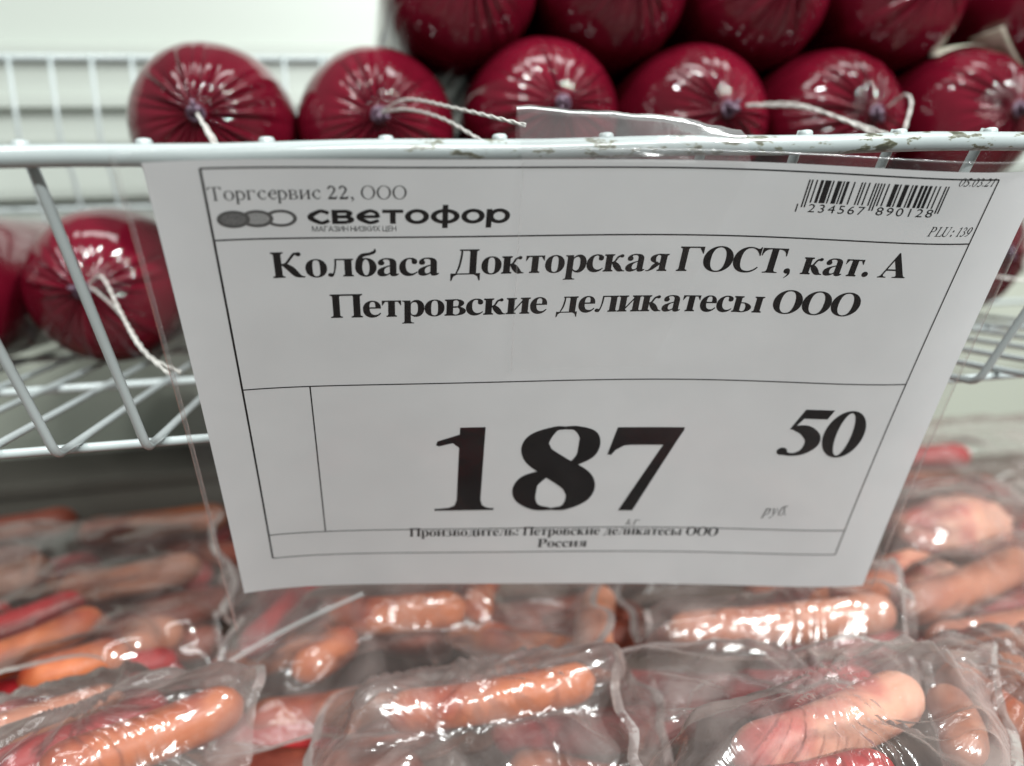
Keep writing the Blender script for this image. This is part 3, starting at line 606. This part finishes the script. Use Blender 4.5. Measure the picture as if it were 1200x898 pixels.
def bag(name, corners, base, H, franks, label, seed, curl=0, cat='bag', n=(84, 64), wr_=1.0):
    """film pillow over its contents; corners back-left, back-right, front-right, front-left (x, y, z)"""
    C = [Vector(c) for c in corners]; cen = sum(C, Vector()) / 4; base_z = base; nu, nv = n
    root = tag(empty(name, (cen.x, cen.y, base_z - .012)), label, cat, 'bags of frozen sausages on the shelf below'); ro = root.location.copy()
    Z = [[0] * (nu + 1) for _ in range(nv + 1)]; XY = [[None] * (nu + 1) for _ in range(nv + 1)]
    for j in range(nv + 1):
        for i in range(nu + 1):
            s, t = i / nu, j / nv
            p = (C[0] * (1 - s) + C[1] * s) * (1 - t) + (C[3] * (1 - s) + C[2] * s) * t
            ed = min(s, 1 - s, t, 1 - t); wv = (noise.noise(Vector((p.x * 22, p.y * 22, seed))) * .020 + noise.noise(Vector((p.x * 70, p.y * 70, seed + 4))) * .003)
            p = p + Vector((wv, wv * .7, 0)) * (1 - ed)
            z = p.z + H * min(1, ed * 5) ** .6
            for (a, b_, r) in franks:
                ab = b_ - a; k = max(0, min(1, (Vector((p.x, p.y, 0)) - Vector((a.x, a.y, 0))).dot(Vector((ab.x, ab.y, 0))) / max(1e-9, ab.x ** 2 + ab.y ** 2))); q = a + ab * k
                dd = math.hypot(p.x - q.x, p.y - q.y); rr = r * 1.6
                if dd < rr: z = max(z, q.z + (r + .0025) * math.sqrt(max(0, 1 - (dd / rr) ** 2)))
            XY[j][i] = p; Z[j][i] = z
    for _ in range(2):
        Z = [[(Z[j][i] * 2 + Z[max(0, j - 1)][i] + Z[min(nv, j + 1)][i] + Z[j][max(0, i - 1)] + Z[j][min(nu, i + 1)]) / 6 for i in range(nu + 1)] for j in range(nv + 1)]
    V = []
    for j in range(nv + 1):
        for i in range(nu + 1):
            p = XY[j][i]; s, t = i / nu, j / nv; ed = min(s, 1 - s, t, 1 - t)
            ang = math.atan2(t - .5, s - .5)
            w1 = 1 - math.sqrt(noise.noise(Vector((p.x * 17 + seed * 3, p.y * 24, seed))) ** 2 + .006) * 2
            w2 = 1 - math.sqrt(noise.noise(Vector((math.cos(ang) * 4, math.sin(ang) * 4, seed + 2.3))) ** 2 + .006) * 2.4
            w3 = 1 - abs(noise.noise(Vector((p.x * 95 - seed, p.y * 60, seed * 2)))) * 2
            z = Z[j][i] + (.0045 * max(0, w1) ** 2 + .0070 * max(0, w2) ** 2 * (1 - ed) + .0004 * max(0, w3) ** 2) * wr_ * min(1, ed * 12) - .003 * max(0, 1 - ed * 14)
            if curl and ed < .08: z += curl * (.08 - ed) / .08 * (.5 + noise.noise(Vector((p.x * 25, p.y * 25, 1))))
            V.append(Vector((p.x, p.y, z)) - ro)
    K = nu + 1; Fc = [(j * K + i, j * K + i + 1, (j + 1) * K + i + 1, (j + 1) * K + i)[::-1] for j in range(nv) for i in range(nu)]
    link('bag_film', mesh('bag_film', V, Fc), M['bag_smooth' if wr_ < .45 else 'bag'], root)
    # flat welded seam along the four edges
    path = [V[i] for i in range(0, K, 2)] + [V[j * K + nu] for j in range(0, nv + 1, 2)] + [V[nv * K + i] for i in range(nu, -1, -2)] + [V[j * K] for j in range(nv, -1, -2)]
    S = []; c0 = cen - ro
    for p in path:
        d = Vector((p.x - c0.x, p.y - c0.y, 0)).normalized(); S += [p + Vector((0, 0, .0004)), p + d * .0022 + Vector((0, 0, .0008)), p + d * .0045 + Vector((0, 0, .002 * noise.noise(p * 60)))]
    Fs = [q for i in range(len(path) - 1) for q in ((3 * i, 3 * i + 1, 3 * i + 4, 3 * i + 3), (3 * i + 1, 3 * i + 2, 3 * i + 5, 3 * i + 4))]
    link('bag_seam', mesh('bag_seam', S, Fs), M['bag'], root)
    return root
def group_of(specs):
    s0 = len(FR)
    for a in specs: frank(*a)
    return FR[s0:]
r1 = .0118
A = group_of([((-.2334, .4639, 1.070), (-.1812, .5149, 1.072), r1, 'frank', 'orange frankfurter pointing up to the right in the left bag, under a red one'),
              ((-.2046, .4473, 1.068), (-.1503, .4646, 1.070), .0125, 'frank', 'broad orange frankfurter at the front of the left bag'),
              ((-.1620, .4900, 1.066), (-.1250, .4880, 1.068), .0130, 'frank_pale', 'stubby pale frankfurter at the right end of the left bag'),
              ((-.2700, .4760, 1.074), (-.1960, .5330, 1.076), .0115, 'frank_red', 'bright red frankfurter lying diagonally in the left bag'),
              ((-.1700, .4700, 1.056), (-.1270, .4750, 1.056), .0105, 'frank_red', 'short red frankfurter end tucked under the pale stub in the left bag'),
              ((-.2300, .5750, 1.066), (-.1350, .6000, 1.066), .013, 'frank_pale', 'pale frankfurter under the glossy back half of the left bag'),
              ((-.3300, .5800, 1.066), (-.2500, .6300, 1.066), .013, 'frank_pale', 'pale frankfurter at the far left edge under the glossy bag'),
              ((-.3700, .7000, 1.072), (-.2600, .7200, 1.075), .013, 'frank_dark', 'dark red frankfurter at the very back left of the shelf'),
              ((-.2500, .6900, 1.070), (-.1300, .6950, 1.072), .0135, 'frank', 'brown frankfurter at the back of the left bag')])
bag('sausage_bag', [(-.42, .66, 1.096), (-.125, .640, 1.094), (-.098, .452, 1.058), (-.27, .435, 1.058)], 1.06, .012, A, 'large glossy clear bag of frankfurters at the left, below the basket', 1, .003, wr_=.40)
Bf = group_of([((-.1517, .3329, 1.083), (-.0707, .3660, 1.086), .0125, 'frank', 'long orange frankfurter along the front of the bottom left bag'),
               ((-.1738, .3384, 1.084), (-.1070, .3740, 1.086), .0095, 'frank_red', 'dark red frankfurter behind the orange one in the bottom left bag'),
               ((-.2050, .3750, 1.078), (-.1330, .3950, 1.080), .011, 'frank_pale', 'pale frankfurter at the back of the bottom left bag')])
bag('sausage_bag', [(-.240, .430, 1.070), (-.085, .412, 1.072), (-.058, .318, 1.068), (-.17, .300, 1.068)], 1.07, .012, Bf, 'clear bag in the bottom left corner with one long frankfurter', 2, .002, wr_=.8)
Cf = group_of([((-.0347, .4674, 1.075), (.0504, .4513, 1.077), .0128, 'frank', 'orange frankfurter lying level just below the left half of the price sheet'),
               ((-.0537, .4175, 1.068), (-.0204, .4467, 1.072), .0120, 'frank', 'short orange frankfurter end pointing down left in the centre bag'),
               ((.0750, .5050, 1.075), (.0560, .4450, 1.073), .0110, 'frank', 'round frankfurter tip peeping out below the figure 8'),
               ((.1397, .4592, 1.072), (.1100, .3680, 1.070), .0120, 'frank_pale', 'pale frankfurter standing upright in the picture at the right of the centre bag'),
               ((-.0850, .4600, 1.062), (-.0500, .5500, 1.064), .0120, 'frank_red', 'red frankfurter half hidden behind the sleeve corner'),
               ((.0100, .5000, 1.064), (.0900, .5500, 1.064), .0120, 'frank_red', 'red frankfurter behind the lower edge of the price sheet')])
bag('sausage_bag', [(-.110, .60, 1.062), (.150, .50, 1.062), (.105, .355, 1.060), (-.082, .372, 1.060)], 1.06, .012, Cf, 'clear wrinkled bag in the centre directly under the price sheet', 3, .002, wr_=.8)
Df = group_of([((-.0037, .3418, 1.083), (.0999, .3429, 1.085), .0108, 'frank', 'long straight orange frankfurter at the bottom centre of the photo')])
bag('sausage_bag', [(-.030, .392, 1.066), (.132, .392, 1.068), (.112, .285, 1.064), (-.030, .295, 1.064)], 1.07, .012, Df, 'clear frosty bag holding the single straight frankfurter, bottom centre', 4, .002)
Ef = group_of([((.1556, .3888, 1.078), (.2912, .3755, 1.080), .0128, 'frank_pale', 'thick pale orange frankfurter below the right half of the price sheet'),
               ((.2700, .4074, 1.078), (.3200, .4150, 1.078), .0115, 'frank', 'orange frankfurter end by the lower right corner of the price sheet'),
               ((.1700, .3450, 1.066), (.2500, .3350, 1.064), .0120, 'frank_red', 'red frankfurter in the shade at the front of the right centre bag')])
bag('sausage_bag', [(.170, .50, 1.065), (.360, .49, 1.068), (.268, .325, 1.058), (.140, .345, 1.058)], 1.065, .012, Ef, 'clear bag right of centre with one thick pale frankfurter', 5, .002, wr_=.6)
Ff = group_of([((.3082, .3892, 1.072), (.4286, .4275, 1.074), .014, 'frank_pale', 'frosted pale frankfurter in the right hand bag'),
               ((.3050, .3650, 1.062), (.4200, .3750, 1.062), .013, 'frank_pale', 'second frosted frankfurter at the front of the right hand bag')])
def lump(x, y, z, rx, ry, rz, seed, m, name, label, cat):
    bm = bmesh.new(); bmesh.ops.create_icosphere(bm, subdivisions=4, radius=1)
    for v in bm.verts:
        k = 1 + .22 * noise.noise(v.co * 1.6 + Vector((seed, 0, 0))) + .09 * noise.noise(v.co * 5 + Vector((seed, 2, 0)))
        v.co = Vector((v.co.x * rx * k, v.co.y * ry * k, v.co.z * rz * k))
    me = bpy.data.meshes.new(name); bm.to_mesh(me); bm.free(); o = link(name, me, M[m]); o.location = (x, y, z); tag(o, label, cat); return o
lump(.420, .485, 1.078, .048, .030, .020, 3, 'ham', 'meat_piece', 'frosted pink and red meat piece in the right hand bag', 'meat')
lump(.350, .430, 1.066, .030, .030, .018, 8, 'ham', 'meat_piece', 'darker frosted meat piece beside the corner of the price sheet', 'meat')
Ff += [(Vector((.385, .475, 1.080)), Vector((.455, .495, 1.080)), .022)]
bag('sausage_bag', [(.40, .60, 1.070), (.62, .56, 1.070), (.46, .33, 1.060), (.285, .340, 1.058)], 1.065, .014, Ff, 'clear icy bag at the right edge holding frosted meat', 6, .002, wr_=.8)
Gf = group_of([((.1306, .2559, 1.096), (.2277, .2790, 1.098), .0130, 'ham', 'pinkish thick sausage in the front right bag'),
               ((.1150, .2430, 1.092), (.1900, .2420, 1.092), .0105, 'frank_red', 'bright red sausage at the very bottom of the front right bag'),
               ((.2250, .2450, 1.088), (.2500, .2900, 1.086), .0100, 'frank_pale', 'small pale sausage at the right of the front right bag')])
bag('sausage_bag', [(.119, .352, 1.092), (.288, .302, 1.096), (.212, .205, 1.082), (.085, .215, 1.082)], 1.09, .012, Gf, 'pointed clear bag at the bottom right, nearest of the bags', 7, .008)
Hf = group_of([((.2765, .3157, 1.078), (.2746, .2450, 1.078), .0125, 'frank', 'brown orange frankfurter at the bottom right edge'),
               ((.3100, .3200, 1.076), (.3000, .2450, 1.076), .0125, 'frank_pale', 'pale frankfurter cut by the bottom right edge of the photo')])
bag('sausage_bag', [(.290, .352, 1.074), (.40, .34, 1.074), (.31, .215, 1.068), (.215, .225, 1.066)], 1.07, .012, Hf, 'clear bag cut by the bottom right corner of the photo', 8, .002)
If = group_of([((.4700, .6500, 1.080), (.5600, .6300, 1.082), .0140, 'frank_red', 'bright red sausage in the far bag right of the price sheet'),
               ((.4400, .6000, 1.066), (.5500, .5800, 1.066), .0140, 'frank_dark', 'dark sausage at the front of the far right bag')])
bag('sausage_bag', [(.42, .78, 1.078), (.76, .74, 1.078), (.62, .56, 1.064), (.41, .58, 1.064)], 1.07, .018, If, 'pale milky bag far back at the right, under the basket', 9, .006, wr_=.5)
# dark crate made up to stand for the shaded gap at the back left
cr_ = tag(empty('shade_filler', (-.33, .80, .986)), 'made-up low dark grey crate at the back left behind the bags', 'filler')
for nm, b_ in (('filler_wall', (-.32, .32, -.05, -.044, 0, .112)), ('filler_wall', (-.32, .32, .07, .076, 0, .112)), ('filler_wall', (-.32, -.314, -.044, .07, 0, .112)), ('filler_wall', (.314, .32, -.044, .07, 0, .112)), ('filler_floor', (-.314, .314, -.044, .07, 0, .006)), ('filler_lip', (-.324, .324, -.056, -.0502, .104, .114))):
    me = mesh(nm, *box(*b_)); o = link(nm, me, M['filler'], cr_, smooth=False)
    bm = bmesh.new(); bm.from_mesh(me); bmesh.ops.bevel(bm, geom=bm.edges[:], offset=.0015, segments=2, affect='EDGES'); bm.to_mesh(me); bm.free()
# deeper layer in the heap
rg = random.Random(5)
def rg_label(i, x, y):
    side = 'left' if x < -.05 else 'middle' if x < .22 else 'right'; dep = 'front' if y < .4 else 'back' if y > .58 else 'centre'
    return 'frankfurter deeper in the heap, dim under the clear bags, %s %s of the shelf' % (dep, side)
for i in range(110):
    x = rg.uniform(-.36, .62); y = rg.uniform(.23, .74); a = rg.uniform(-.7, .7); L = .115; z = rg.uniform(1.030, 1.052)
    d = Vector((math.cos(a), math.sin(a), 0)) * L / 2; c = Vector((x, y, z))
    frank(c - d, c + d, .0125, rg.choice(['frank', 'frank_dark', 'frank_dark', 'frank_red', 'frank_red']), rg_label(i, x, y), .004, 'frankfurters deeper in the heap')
